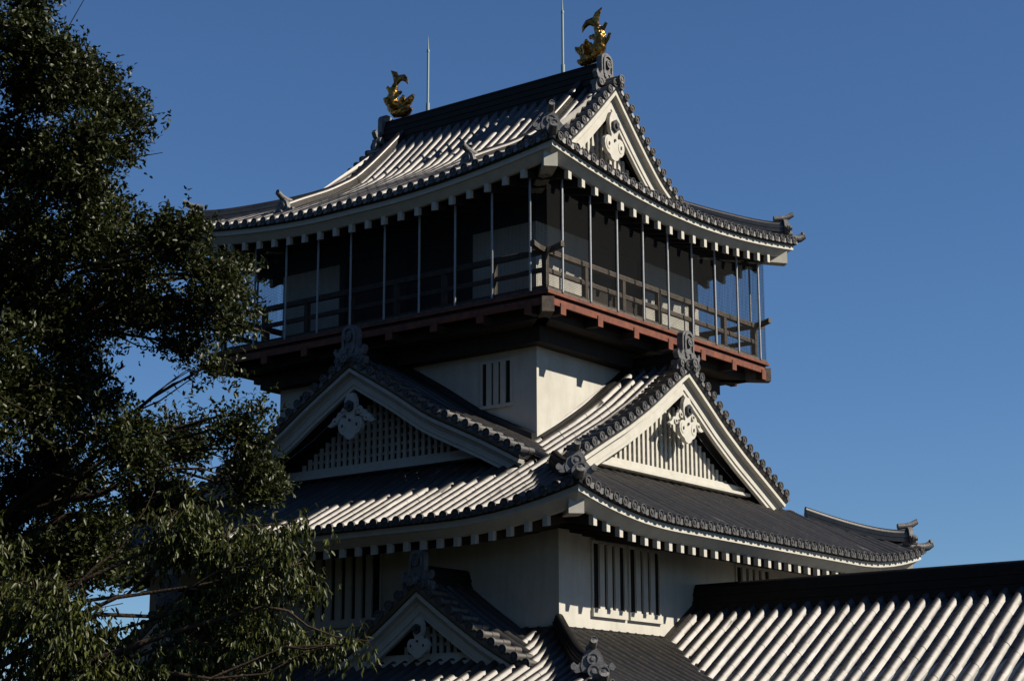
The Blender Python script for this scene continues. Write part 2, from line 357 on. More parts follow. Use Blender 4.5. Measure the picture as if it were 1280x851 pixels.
def hip_ridge(T, roof, corner, i0, i1, w_=.15, h=.2, far_tip=True):
    cx, cy, sx, sy = corner
    ins = np.linspace(i0, i1, 16)
    pts = []
    for i in ins:
        z = T.prof['W'](i)+T.lift(np.array(i), np.array(i))
        z2 = T.prof['S'](i)+T.lift(np.array(i), np.array(i)); pts.append((cx+sx*i, cy+sy*i, max(float(z), float(z2))+.02+.1*math.exp(-(i-i0)/.35)))
    mb = MB(); stack_ridge(mb, pts, w_, h, .085)
    o = mb.build('hip_ridge', M_RIDGE, roof, True, 40)
    mb = MB(); d = (-sx, -sy, 0)
    hip_end(mb, np.array(pts[0])+np.array(d)*.03+np.array((0, 0, -.02)), d, 1.0)
    mb.build('ridge_end_tile', M_ORN, roof, True, 35)
    # second lower upswept tile at the very tip
    mb = MB(); c = np.array((cx, cy, float(T.prof['W'](0))+T.A)); dd = np.array(d)/1.41421
    mb.curve([c-dd*.45+np.array((0, 0, .06)), c-dd*.1+np.array((0, 0, .05)), c+dd*.04+np.array((0, 0, .075)), c+dd*.14+np.array((0, 0, .14))], [.1, .1, .095, .085], 12)
    mb.disc(c+dd*.145+np.array((0, 0, .145)), dd, (0, 0, 1), .09)
    mb.build('corner_tile', M_ORN, roof, True, 40)

def big_oni(mb, F, sc=1.):
    """gable ridge end plate; F(a,b,z), b outward"""
    f = lambda a, b, z: np.array(F(a*sc, b*sc, z*sc))
    top = [(.23*math.cos(t)*1.0, .62+.16*math.sin(t)) for t in np.linspace(0, math.pi, 9)]
    mb.prism([(-.23, .2)]+[(.23, .2)]+top, f, -.08, .07)
    ring = []
    th = [(-.13, .28), (.13, .28)]+[(.13*math.cos(t), .56+.13*math.sin(t)) for t in np.linspace(0, math.pi, 9)]
    th2 = [(a*1.38, .47+(z-.47)*1.22) for a, z in th]
    n = len(th)
    mb.grid(np.stack([[f(a, .07, z) for a, z in th2], [f(a, .105, z) for a, z in th2], [f(a, .105, z) for a, z in th], [f(a, .075, z) for a, z in th]]), True)
    dn = f(0, 1, 0)-f(0, 0, 0); dn /= np.linalg.norm(dn)
    mb.cyl(f(0, .06, .5), f(0, .12, .5), .1*sc, 14); mb.disc(f(0, .135, .5), dn, (0, 0, 1), .1*sc)
    for s_ in (-1, 1):
        mb.prism([(0, .0), (s_*.16, -.02), (s_*.28, .06), (s_*.40, .1), (s_*.46, .22), (s_*.41, .3), (s_*.37, .22), (s_*.31, .2), (s_*.27, .27), (s_*.2, .32), (0, .32)], f, -.05, .08)
        mb.cyl(f(s_*.30, -.15, .0), f(s_*.30, .10, .0), .095*sc, 12); mb.disc(f(s_*.30, .115, .0), dn, (0, 0, 1), .095*sc)
        mb.prism([(s_*.2, -.02), (s_*.36, -.22), (s_*.44, -.24), (s_*.46, -.14), (s_*.40, .02)], f, -.06, .05)
        mb.cyl(f(s_*.1, .05, .2), f(s_*.1, .11, .2), .06*sc, 10)

def pendant(parent, F, ztop, scrolls=True, sc=1.):
    """turnip-shaped gable pendant with hexagonal boss"""
    f = lambda a, b, z: F(a*sc, b, ztop+z*sc)
    mb = MB()
    half = [(.10, -.25), (.19, -.42), (.20, -.56), (.17, -.70), (.12, -.80), (.13, -.87), (.22, -.85), (.31, -.87), (.38, -.95), (.40, -1.05), (.37, -1.17), (.29, -1.26), (.19, -1.30), (.12, -1.39), (0, -1.43)]
    mb.prism([(-a, z) for a, z in half]+[(a, z) for a, z in half[-2::-1]], f, .0, .09)
    for s_ in (-1, 1):      # raised lobes and eyes
        t = np.linspace(0, 2*np.pi, 12, endpoint=False)
        for (ca, cz, ra, rz_, b1) in ((s_*.24, -1.05, .10, .14, .10),):
            mb.prism([(ca+ra*math.cos(x), cz+rz_*math.sin(x)) for x in t], f, .05, b1)
        if scrolls:
            w_ = [(.14, -.55), (.22, -.62), (.28, -.58), (.36, -.68), (.45, -.70), (.5, -.80), (.6, -.82), (.68, -.93), (.80, -1.0), (.70, -1.04), (.58, -1.02), (.5, -.95), (.44, -.93), (.38, -.86), (.30, -.84), (.22, -.78), (.15, -.80)]
            mb.prism([(s_*a, z) for a, z in w_], f, -.01, .055)
            for ca, cz in ((.28, -.73), (.52, -.93)):
                R = np.linspace(0, 2*np.pi, 14, endpoint=False)
                mb.grid(np.stack([[f(s_*ca+.085*math.cos(x), .055, cz+.085*math.sin(x)) for x in R], [f(s_*ca+.07*math.cos(x), .085, cz+.07*math.sin(x)) for x in R], [f(s_*ca+.045*math.cos(x), .085, cz+.045*math.sin(x)) for x in R], [f(s_*ca+.035*math.cos(x), .056, cz+.035*math.sin(x)) for x in R]]), True)
    o = mb.build('pendant', M_TRIM, parent)
    mb = MB()
    mb.prism([(.14*math.cos(x+math.pi/6), -.58+.15*math.sin(x+math.pi/6)) for x in np.arange(6)*math.pi/3], f, .05, .15)
    mb.prism([(.06*math.cos(x+math.pi/6), -.58+.065*math.sin(x+math.pi/6)) for x in np.arange(6)*math.pi/3], f, .15, .19)
    mb.build('boss', M_IRON, o)
    for ca, cz, ra, rz_ in ((0, -.93, .032, .036), (-.24, -1.06, .022, .045), (.24, -1.06, .022, .045)):
        mb = MB(); mb.prism([(ca+ra*math.cos(x), cz+rz_*math.sin(x)) for x in np.arange(8)*math.pi/4], f, .05, .118); mb.build('stud', M_IRON, o)
    return o

def gable(tower, F, prof, dmax, b_edge, strip, sill_z, lat_half, label, ridge_b=None, slope_rows=None, scrolls=True, dend=None, lat_top=.72, oni_dz=-.05, wall_d=.62, ridge_h=.28, sill=True, pend=1., oni_s=.95, oni_b=0.):
    """F(a,b,z)->world (a across, b outward); prof(d)-> tile surface height"""
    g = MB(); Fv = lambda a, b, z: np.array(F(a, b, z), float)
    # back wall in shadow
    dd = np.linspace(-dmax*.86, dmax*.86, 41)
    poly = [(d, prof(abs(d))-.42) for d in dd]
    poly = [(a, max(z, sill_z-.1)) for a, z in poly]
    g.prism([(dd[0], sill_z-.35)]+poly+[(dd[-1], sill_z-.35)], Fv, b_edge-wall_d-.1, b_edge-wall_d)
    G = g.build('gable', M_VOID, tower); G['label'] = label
    if sill:
        g = MB(); hw = lat_half
        for z0, z1, b0, b1, e in ((-.03, .0, -.08, .10, .0), (-.16, -.03, -.06, .14, .06), (-.22, -.16, -.06, .24, .12)):
            g.prism([(-hw-e, sill_z+z0), (hw+e, sill_z+z0), (hw+e, sill_z+z1), (-hw-e, sill_z+z1)], Fv, b_edge-wall_d+b0+.1, b_edge-wall_d+b1+.1)
        g.build('gable_sill', M_TRIM, G)
    # lattice
    g = MB(); n = int(lat_half*2/.165); bb = b_edge-wall_d+.10
    for i in range(n):
        a = -lat_half+(i+.5)*2*lat_half/n; zt = prof(abs(a))-lat_top
        if zt > sill_z+.06: g.prism([(a-.04, sill_z-.02), (a+.04, sill_z-.02), (a+.04, zt), (a-.04, zt)], Fv, bb, bb+.045)
    for k in range(1, 12):
        z = sill_z+k*.17
        ds = [d for d in np.linspace(0, lat_half, 60) if prof(d)-lat_top > z]
        if ds: g.prism([(-ds[-1], z-.028), (ds[-1], z-.028), (ds[-1], z+.028), (-ds[-1], z+.028)], Fv, bb-.05, bb-.002)
    g.build('lattice', M_TRIM, G)
    # bargeboards: sweep of a section (n below the surface, b)
    def limb(mb, s_, sec, d0, d1, n=26):
        d = np.linspace(d0, d1, n); z = prof(d); sl_ = np.gradient(z, d); L = np.sqrt(1+sl_**2)
        R = []
        for nn, b in sec:
            # offset perpendicular below: moves (d) inwards, kept on the centre line at the apex
            x = d+nn*sl_/L*np.minimum(1, d/ .35)*1.0; zz = z-nn*np.where(d < .35, L*(1-d/.35)+1/L*(d/.35), 1/L)
            R.append([Fv(s_*max(xx, 0), b, zv) for xx, zv in zip(x, zz)])
        mb.tube(np.array(R).transpose(1, 0, 2))
    for s_ in (-1, 1):
        mb = MB(); e = b_edge-.06
        limb(mb, s_, [(.16, e), (.23, e), (.235, e-.17), (.16, e-.17)], .0, dmax)
        limb(mb, s_, [(.20, e-.13), (.30, e-.13), (.31, e-.145), (.325, e-.145), (.33, e-.13), (.44, e-.13), (.45, e-.155), (.52, e-.155), (.52, e-.24), (.20, e-.24)], .0, dmax-.02)
        mb.build('bargeboard', M_TRIM, G)
        # verge: layer of tiles, round tiles across
        mb = MB()
        limb(mb, s_, [(-.02, b_edge-.02), (.10, b_edge-.02), (.14, b_edge-.05), (.14, b_edge-strip-.1), (-.02, b_edge-strip)], .0, dmax)
        d = np.linspace(0, dmax+.05, 200); z = prof(d); al = np.concatenate([[0], np.cumsum(np.hypot(np.diff(d), np.diff(z)))])
        k = .16
        while k < al[-1]:
            dk = np.interp(k, al, d); zk = float(prof(dk)); sl_ = float((prof(dk+.02)-prof(dk-.02))/.04); L = math.hypot(1, sl_)
            tx, tz = 1/L, sl_/L; nx, nz = -tz, tx
            t = np.linspace(-.15*np.pi, 1.15*np.pi, 10); r = .082
            ring = [(dk+nx*.02+r*(math.cos(x)*tx+math.sin(x)*nx), zk+nz*.02+r*(math.cos(x)*tz+math.sin(x)*nz)) for x in t]
            bs = [b_edge+.02, b_edge-strip*.555, b_edge-strip*.556, b_edge-strip]; scl = [1, .9, 1, .9]
            Gd = []
            for b, q in zip(bs, scl):
                c0 = (dk+nx*.02, zk+nz*.02); Gd.append([Fv(s_*(c0[0]+(a-c0[0])*q), b, c0[1]+(zz-c0[1])*q) for a, zz in ring])
            mb.grid(np.array(Gd), tan=Fv(0, 1, 0)-Fv(0, 0, 0))
            nv = Fv(0, 1, 0)-Fv(0, 0, 0); mb.disc(Fv(s_*(dk+nx*.02), b_edge+.035, zk+nz*.02), nv, (0, 0, 1), .092)
            q0 = np.array([Fv(s_*(dk+tx*.14+tx*a), b_edge+.0, zk+tz*.14+tz*a-.02) for a in np.linspace(-.09, .09, 5)])
            q1 = np.array([Fv(s_*(dk+tx*.14+tx*a-nx*(.09-.05*(a/.09)**2)), b_edge+.0, zk+tz*.14+tz*a-nz*(.09-.05*(a/.09)**2)) for a in np.linspace(-.09, .09, 5)])
            mb.grid(np.stack([q0, q1])); k += .285
        mb.build('verge_tiles', M_TILE, G, True, 40)
    # ridge and its end plate
    if ridge_b is not None:
        mb = MB(); stack_ridge(mb, [Fv(0, b, prof(0)-.06) for b in np.linspace(b_edge-.25, ridge_b, 4)], .16, ridge_h, .09)
        mb.build('ridge', M_BLACK, G, True, 40)
    mb = MB(); big_oni(mb, lambda a, b, z: Fv(a, b_edge-.12+oni_b+b, prof(0)+oni_dz+z), oni_s)
    nv = Fv(0, 1, 0)-Fv(0, 0, 0)
    mb.cyl(Fv(0, b_edge-.3, prof(0)+.0), Fv(0, b_edge+.1, prof(0)+.0), .1, 14); mb.disc(Fv(0, b_edge+.12, prof(0)+.0), nv, (0, 0, 1), .1)
    mb.build('ridge_end_plate', M_ORN, G, True, 35)
    pendant(G, lambda a, b, z: Fv(a, b_edge-.20+b, z), prof(0)-.5, scrolls, pend)
    if slope_rows is not None:
        mb = MB()
        for s_ in (-1, 1):
            def P(u, ss, s_=s_):
                u, ss = np.broadcast_arrays(np.asarray(u, float), np.asarray(ss, float)); z = prof(np.maximum(dend-ss, 0))
                sh = u.shape; return np.array([Fv(s_*(dend-b), a, c) for a, b, c in zip(u.ravel(), ss.ravel(), np.asarray(z).ravel())]).reshape(sh+(3,))
            tile_rows(mb, P, slope_rows, lambda u: np.full(np.shape(u), dend), 0)
        mb.build('tile_slope', M_TILE, G, True, 40)
    return G

# ------------------------------------------------------------ ground
mb = MB(); n = 24; xs = np.linspace(-1, 1, n)**3*1500
g_ = np.array([[(x, y, GZ+.0*x) for y in xs] for x in xs]); mb.grid(g_)
o = mb.build('ground', M_GROUND); o['kind'] = 'structure'

# ------------------------------------------------------------ castle tower
CX, CY = 4.185, 4.675
tower = thing('castle_tower', 'tall white plastered Japanese castle tower with grey tiled roofs and netted balcony', 'castle', (CX, CY, GZ))

# ---- walls
def wallbox(x0, x1, y0, y1, z0, z1, label):
    m = MB(); m.box(x0, x1, y0, y1, z0, z1); o = m.build('plaster_wall', M_PLASTER, tower); o['label'] = label; return o
W2 = wallbox(1.1, 7.27, 1.1, 8.25, -3.4, -.42, 'white plaster wall below the balcony')
W1 = wallbox(-.8, 9.17, -.8, 10.15, -7.4, -4.35, 'white plaster wall of the lower storey')
W0 = wallbox(-2.3, 10.67, -2.3, 11.65, GZ-.2, -7.75, 'white plaster wall of the ground storey')
# top storey: dark core, white corner panels
m = MB(); m.box(1.18, 7.19, 1.18, 8.17, -.4, 3.1); TOP = m.build('timber_core', M_DARK, tower)
m = MB(); m.box(1.10, 7.27, 1.10, 8.25, 1.8, 2.9); m.build('lintel_band', M_DARK, TOP)
def panel(x0, x1, y0, y1):
    m = MB(); m.box(x0, x1, y0, y1, -.02, 1.797); m.build('wall_panel', M_PLASTER, TOP)
panel(1.1, 2.95, 1.1, 1.18); panel(5.06, 7.27, 1.1, 1.18); panel(1.1, 2.95, 8.17, 8.25); panel(5.06, 7.27, 8.17, 8.25)
panel(1.1, 1.18, 1.183, 2.75); panel(1.1, 1.18, 6.5, 8.167); panel(7.19, 7.27, 1.183, 2.75); panel(7.19, 7.27, 6.5, 8.167)
for x0, x1, y0, y1 in ((2.95, 3.09, 1.08, 1.18), (4.92, 5.06, 1.08, 1.18), (1.08, 1.18, 2.75, 2.89), (1.08, 1.18, 6.36, 6.5), (3.95, 4.05, 1.12, 1.18), (1.12, 1.18, 4.6, 4.7)):
    m = MB(); m.box(x0, x1, y0, y1, 0, 1.8); m.build('door_post', M_DARK, TOP)

# ---- windows (bars in a recess, sill)
def window(F, a0, a1, z0, z1, nbar, label, sill=.16, parent=None, bw=.055, skip=None):
    """F(a,b,z): a along wall, b outward"""
    m = MB(); e = .003
    m.prism([(a0, z0), (a1, z0), (a1, z1), (a0, z1)], F, -.05, .004); wd = m.build('window', M_VOID, tower); wd['label'] = label
    m = MB()
    for q0, q1, y0, y1 in ((a0-.05, a0, z0-.02, z1+.05), (a1, a1+.05, z0-.02, z1+.05), (a0, a1, z1, z1+.05)):
        m.prism([(q0, y0), (q1, y0), (q1, y1), (q0, y1)], F, -.03, .035)
    m.build('window_frame', M_PLASTER, wd)
    m = MB(); m.prism([(a0-.06, z0-sill), (a1+.06, z0-sill), (a1+.06, z0-.021), (a0-.06, z0-.021)], F, -.03, .065); m.build('sill', M_PLASTER, wd)
    for i in range(nbar):
        a = a0+(a1-a0)*(i+1)/(nbar+1)
        m = MB(); hw = bw if not (skip and i in skip) else bw*1.6
        m.prism([(a-hw, z0-.02), (a+hw, z0-.02), (a+hw, z1+.0), (a-hw, z1+.0)], F, .006, .05); m.build('window_bar', M_PLASTER, wd)
FS = lambda y: (lambda a, b, z: (a, y-b, z))
FW = lambda x: (lambda a, b, z: (x-b, a, z))
window(FW(1.1), 1.75, 2.47, -1.88, -1.02, 3, 'small three-barred window above the side gable', .09, bw=.06)
window(FW(1.1), 6.9, 7.62, -1.88, -1.02, 3, 'small barred window half hidden behind the side gable', .09, bw=.06)
window(FS(-.8), .25, 1.26, -6.19, -5.0, 3, 'barred window nearest the tower corner on the sunlit side', .17, bw=.075)
window(FS(-.8), 1.46, 2.46, -6.19, -5.0, 3, 'barred window beside the roof of the wing', .17, bw=.075)
window(FS(-.8), 5.4, 6.7, -6.19, -5.0, 4, 'barred window half hidden behind the wing ridge', .17, bw=.075)
window(FW(-.8), 3.5, 5.4, -6.2, -4.85, 6, 'wide barred window in the shade above the twin gables', .17, bw=.08)

# ---- lower roof
profL = smoothprof([(0, -8.2), (1.5, -7.5), (3.1, -6.68), (4.5, -5.9)])
TL = Tier(-3.9, 12.27, -3.9, 13.25, .4, 3.2, 2, profL, profL)
def make_roof(T, label, lim):
    mb = MB()
    for sd in 'WSEN':
        rows = T.rows(sd)
        tile_rows(mb, T.P(sd), rows, lim(sd), 0, eave=True, outv=T.OUT[sd])
    o = mb.build('tile_roof', M_TILE, tower, True, 40); o['label'] = label; return o
def corners(T): return ((T.x0, T.y0, 1, 1), (T.x1, T.y0, -1, 1), (T.x0, T.y1, 1, -1), (T.x1, T.y1, -1, -1))
RL = make_roof(TL, 'lowest grey tiled skirt roof', lambda sd: (lambda u: np.minimum(3.15, TL.corner(sd, u))))
for c in corners(TL): hip_ridge(TL, RL, c, .7, 3.1)
mb = MB()
for sd in 'WSEN': TL.sweep(mb, sd, [(.2, -.07), (.05, -.085), (.05, -.165), (.28, -.335), (1.75, -.02)])
mb.build('eave_board', M_TRIM, RL)
# trim at the wall foot
m = MB()
for d0, d1, z0, z1 in ((0, .10, -6.75, -6.60), (0, .17, -6.8, -6.70)):
    m.box(-.8-d1, 9.17+d1, -.8-d1, -.8-d0, z0, z1); m.box(-.8-d1, -.8-d0, -.8-d0+.001, 10.15, z0+.002, z1-.002)
m.build('flashing', M_RIDGE, RL)

# twin gables on the lower roof, side face
profT = smoothprof([(0, -5.77), (.8, -6.34), (1.6, -6.87), (2.4, -7.3), (3.4, -7.75)])
for yc, lab in ((1.36, 'small gable low on the shaded side, nearer the corner'), (7.99, 'small gable low on the shaded side, behind the tree')):
    gable(tower, lambda a, b, z, yc=yc: (-b, yc+a, z), profT, 2.75, 2.3, .45, -7.05, 1.5, lab, ridge_b=.8, slope_rows=[.9+.28*i for i in range(4)], scrolls=False, dend=3.3, pend=.62, oni_s=.8)

# ---- middle roof
profMW = smoothprof([(0, -4.69), (1.5, -3.90), (3.57, -2.80), (4.38, -2.38), (5.22, -1.88), (6.01, -1.33), (6.685, -.88)])
profMS = smoothprof([(0, -4.69), (1.5, -3.90), (3.6, -2.82), (5.05, -2.15), (5.9, -1.61), (7.175, -.88)])
TM = Tier(-2.5, 10.87, -2.5, 11.85, .42, 3.2, 2, profMW, profMS)
VB = .60         # gable verge edge, distance outside the balcony line
def limM(sd):
    full = 6.685 if sd in 'WE' else 7.175
    a, b = TM.span(sd); i0 = 2.5-VB+.38; i1 = 3.6
    def f(u):
        c = TM.corner(sd, u); return np.where(c < i0, np.minimum(c, 2.6), np.where(c < i1-.02, full, 3.62))
    return f
RM = make_roof(TM, 'middle grey tiled roof with a gable on each side', limM)
eave_parts(TM, RM, .34, .40)
for c in corners(TM): hip_ridge(TM, RM, c, .30, 1.95)
def wallstrip(F, prof, d0, d1, h, b, name='flashing'):
    mb = MB(); d = np.linspace(d0, d1, 20)
    for s_ in (-1, 1):
        G = np.array([[F(s_*x, bb, prof(x)+zz) for bb, zz in ((0, -.1), (b, -.1), (b, h-.02), (b*.6, h), (0, h))] for x in d]); mb.tube(G)
    mb.build(name, M_RIDGE, RM)
gF = lambda d: profMW(6.685-np.asarray(d)); gL = lambda d: profMS(7.175-np.asarray(d))
wallstrip(lambda a, b, z: (CX+a, 1.1-b, z), gF, .0, 3.08, .12, .14)
wallstrip(lambda a, b, z: (1.1-b, CY+a, z), gL, .0, 3.56, .22, .16)
gable(tower, lambda a, b, z: (CX+a, -b, z), gF, 3.95, VB, .42, -3.08, 2.75, 'large sunlit gable on the front of the middle roof', ridge_b=-1.1, wall_d=.70, pend=.82, dend=None, oni_dz=-.02)
gable(tower, lambda a, b, z: (-b, CY+a, z), gL, 4.45, VB, .42, -2.92, 2.9, 'large shaded gable on the side of the middle roof', ridge_b=-1.1, wall_d=1.0, pend=.82, oni_dz=-.02)

# ---- balcony
m = MB(); m.box(.05, 8.32, .05, 9.3, -.12, -.03); m.box(.12, 8.25, .12, 9.23, -.18, -.121)
BAL = m.build('balcony', M_DARK, tower); BAL['label'] = 'railed timber balcony around the top storey'
m = MB(); m.box(.3, 8.07, .3, 9.05, -.5, -.181); m.box(.78, 7.59, .78, 8.57, -.82, -.501); m.build('support_frame', M_DARK, BAL)
def fascia(z0, z1, o, mtl, name='fascia_board'):
    m = MB(); m.box(-o, 8.37+o, -o, -o+.06, z0, z1); m.box(-o, -o+.06, -o+.061, 9.35+o, z0, z1)
    m.box(-o+.061, 8.37+o, 9.35+o-.06, 9.35+o, z0, z1); m.box(8.37+o-.06, 8.37+o, -o+.061, 9.35+o-.061, z0, z1); return m.build(name, mtl, BAL)
fascia(-.125, -.065, .05, M_RED); fascia(-.33, -.195, .03, M_RED); fascia(-.195, -.126, -.02, M_DARK, 'shadow_board'); 
fascia(-.052, -.005, .02, M_RAIL, 'screen_rail')
jm = None
for i in range(6):
    x = .55+1.27*i+.0
    for sd in 'SWNE':
        span = 8.37 if sd in 'SN' else 9.35
        pass
def joist(name='joist'):
    m = MB(); m.box(-.085, .085, 0, .03, -.48, -.26); m.box(-.08, .08, .031, .9, -.475, -.34); o = m.build(name, M_RED, BAL); o.data.materials.append(M_DARK); o.data.polygons.foreach_set('material_index', [0]*6+[1]*6); return o
J = joist(); J.location = (.45, -.05, 0)
for i in range(1, 7): copy(J, BAL, (.45+1.29*i-.03, -.05, 0))
for i in range(8): copy(J, BAL, (-.05, .45+1.2*i, 0), -math.pi/2)
for i in range(6): copy(J, BAL, (7.92-1.29*i, 9.40, 0), math.pi)
for i in range(7): copy(J, BAL, (8.42, .9+1.2*i, 0), math.pi/2)
for cx, cy, a in ((-.03, -.03, 45), (8.40, -.03, 135), (-.03, 9.38, -45), (8.40, 9.38, -135)):
    m = MB(); m.box(-.02, 1.5, -.12, .12, -.50, -.2); o = m.build('corner_beam', M_DARK if False else M_RAIL, BAL); o.location = (cx, cy, 0); o.rotation_euler = (0, 0, math.radians(a))
# railing
RAILP = None
m = MB(); m.box(.15, 8.22, .15, .23, -.02, .10)
m.box(.15, .23, .231, 9.2, -.02, .10); m.box(8.14, 8.22, .231, 9.2, -.02, .10); m.box(.231, 8.139, 9.12, 9.2, -.02, .10)
RAIL = m.build('railing', M_RAIL, tower); RAIL['label'] = 'weathered timber railing with upturned rail ends'
def rail(p, q, hw, hh, ext):
    m = MB(); p = np.array(p, float); q = np.array(q, float); d = (q-p)/np.linalg.norm(q-p); sd = np.cross(d, (0, 0, 1))
    st = [(p-d*ext, .07), (p-d*ext*.5, .02), (p, 0), (q, 0), (q+d*ext*.5, .02), (q+d*ext, .07)]
    G = [[c+sd*a+np.array((0, 0, z+e)) for a, z in ((-hw, -hh), (hw, -hh), (hw, hh*.5), (hw*.5, hh), (-hw*.5, hh), (-hw, hh*.5))] for c, e in st]
    m.tube(np.array(G)); return m.build('rail', M_RAIL, RAIL)
for z, hw, hh, ext, dz in ((.80, .055, .06, .42, .0), (.42, .035, .05, .0, 0)):
    rail((.19, .19, z), (8.18, .19, z), hw, hh, ext); rail((.19, .19, z+.004), (.19, 9.16, z+.004), hw*.98, hh*.98, ext)
    rail((8.18, .19, z+.004), (8.18, 9.16, z+.004), hw*.98, hh*.98, ext); rail((.19, 9.16, z), (8.18, 9.16, z), hw, hh, ext)
m = MB(); m.box(-.05, .05, -.05, .05, .10, .74); RP = m.build('railing_post', M_RAIL, RAIL); RP.location = (.19, .19, 0)
for i in range(1, 7): copy(RP, RAIL, (.19+7.99*i/6, .19, 0)); copy(RP, RAIL, (.19+7.99*i/6, 9.16, 0))
for i in range(1, 8): copy(RP, RAIL, (.19, .19+8.97*i/7, 0))
for i in range(1, 7): copy(RP, RAIL, (8.18, .19+8.97*i/7, 0))
# bird net on pipes
m = MB()
for V in (((0, 0), (8.37, 0)), ((0, 0), (0, 9.35)), ((8.37, 0), (8.37, 9.35)), ((0, 9.35), (8.37, 9.35))):
    (x0, y0), (x1, y1) = V; m.add([(x0, y0, 0), (x1, y1, 0), (x1, y1, 2.42), (x0, y0, 2.42)], [(0, 1, 2, 3)])
NET = m.build('net_screen', M_NET, tower); NET['label'] = 'fine dark bird net stretched around the balcony'
m = MB(); m.cyl((0, 0, -.03), (0, 0, 2.38), .024, 10); SP = m.build('screen_post', M_PIPE, NET); SP.location = (.46, -.03, 0)
for i in range(1, 9): copy(SP, NET, (.46+.95*i, -.03, 0))
for i in range(10): copy(SP, NET, (-.03, .397+.95*i, 0))
for i in range(9): copy(SP, NET, (.46+.95*i, 9.38, 0))
for i in range(10): copy(SP, NET, (8.40, .397+.95*i, 0))

# ---- top roof
profU = smoothprof([(0, 2.43), (1.1, 3.0), (2.08, 3.47), (2.92, 3.97), (3.48, 4.47), (4.1, 5.08), (4.785, 5.78)])
TU = Tier(-.6, 8.97, -.6, 9.95, .42, 4.5, 1.7, profU, profU)
UV = -1.0       # verge edge of the top gable (y = 1.0)
def limU(sd):
    def f(u):
        c = TU.corner(sd, u)
        if sd in 'WE': return np.where(c < 2.0, np.minimum(c, 1.62), 4.785)
        return np.minimum(c, 2.35)
    return f
RU = make_roof(TU, 'top hip-and-gable roof with golden fish on its ridge', limU)
eave_parts(TU, RU, .30, .455)
for c in corners(TU): hip_ridge(TU, RU, c, .25, 2.6)
gU = lambda d: profU(4.785-np.asarray(d))
gable(tower, lambda a, b, z: (CX+a, -b, z), gU, 2.75, -1.12, .42, 3.3, 2.1, 'sunlit gable at the near end of the top roof', scrolls=False, oni_dz=-.05, oni_b=-.22, wall_d=.6, pend=.95)
gable(tower, lambda a, b, z: (CX+a, 9.35+b, z), gU, 2.75, -1.12, .42, 3.3, 2.1, 'gable at the far end of the top roof', scrolls=False, oni_dz=-.05, oni_b=-.15, wall_d=.6, pend=.95)
mb = MB(); stack_ridge(mb, [(CX, y, 5.6) for y in np.linspace(1.5, 7.95, 6)], .23, .6, .11, 8)
mb.build('ridge', M_BLACK, RU, True, 40)
for yk in (2.05, 7.3):
    for s_ in (-1, 1):
        xs = np.linspace(4.0, .12, 22)
        pts = [(CX-s_*(CX-x), yk, float(profU(x+.6))+.03) for x in xs]
        mb = MB(); stack_ridge(mb, pts, .15, .24, .09); mb.build('descending_ridge', M_RIDGE, RU, True, 40)
        mb = MB(); hip_end(mb, np.array(pts[-1])+np.array((-s_*.03, 0, 0)), (-s_, 0, 0), 1.0); mb.build('ridge_end_tile', M_ORN, RU, True, 35)

# ------------------------------------------------------------ golden fish and rods
def fish(y, inward, label):
    """inward=+1: head looks to +y"""
    m = MB(); zb = 6.33
    F = lambda f, s_, z: (CX+s_*.88, y+inward*f*.88, zb+z*.96)
    sp = [(.42, .30), (.36, .22), (.2, .17), (.02, .2), (-.12, .34), (-.17, .52), (-.14, .72), (-.06, .9), (-.01, 1.0)]
    m.curve([F(f, 0, z) for f, z in sp], [.06, .12, .17, .185, .175, .155, .12, .085, .05], 12, ((1, 0, 0), .8))
    # head: jaws, brow, eyes
    m.curve([F(.25, 0, .28), F(.42, 0, .36), F(.56, 0, .46), F(.62, 0, .52)], [.11, .10, .065, .025], 10)
    m.curve([F(.25, 0, .1), F(.42, 0, .1), F(.55, 0, .16)], [.11, .09, .04], 10)
    for s_ in (-1, 1):
        m.curve([F(.34, s_*.09, .36), F(.36, s_*.12, .42), F(.3, s_*.13, .5)], [.05, .055, .02], 8)
        m.curve([F(.12, s_*.18, .2), F(.06, s_*.32, .3), F(-.02, s_*.42, .46)], [.05, .05, .015], 8, ((0, 1, 0), 2))
    b = MB()
    root = m.build('golden_fish_statue', M_GOLD, None, True, 50); tag(root, label, 'statue', 'golden fish on the top ridge')
    t = MB()      # forked tail
    t.curve([F(-.03, 0, .92), F(-.02, 0, 1.08), F(-.08, 0, 1.2), F(-.22, 0, 1.33)], [.07, .10, .085, .012], 8, ((1, 0, 0), .5))
    t.curve([F(-.02, 0, .95), F(.1, 0, 1.06), F(.24, 0, 1.05), F(.35, 0, .96), F(.40, 0, .84)], [.07, .1, .085, .06, .01], 8, ((1, 0, 0), .5))
    t.build('tail', M_GOLD, root, True, 50)
    for pts in ([(-.16, .4), (-.3, .42), (-.40, .52), (-.46, .64)], [(-.12, .72), (-.24, .76), (-.31, .86), (-.36, .92)], [(.0, .62), (.08, .68), (.13, .66), (.17, .7)], [(.1, .38), (.17, .5), (.22, .52), (.25, .58)]):
        t = MB(); t.curve([F(f, 0, z) for f, z in pts], [.07, .06, .05, .045], 8, ((1, 0, 0), .5)); t.build('fin', M_GOLD, root, True, 50)
    t = MB()
    for k in range(7):  # belly scutes
        f, z = np.interp(k, [0, 2, 4, 6], [-.2, -.3, -.29, -.2]), .24+k*.095
        t.curve([F(f+.06, -.1, z), F(f, 0, z+.02), F(f+.06, .1, z)], [.03, .045, .03], 6)
    t.build('belly_scutes', M_GOLD, root, True, 50)
fish(1.72, 1, 'golden fish statue above the near gable end of the top ridge')
fish(7.62, -1, 'golden fish statue on the far end of the top ridge')
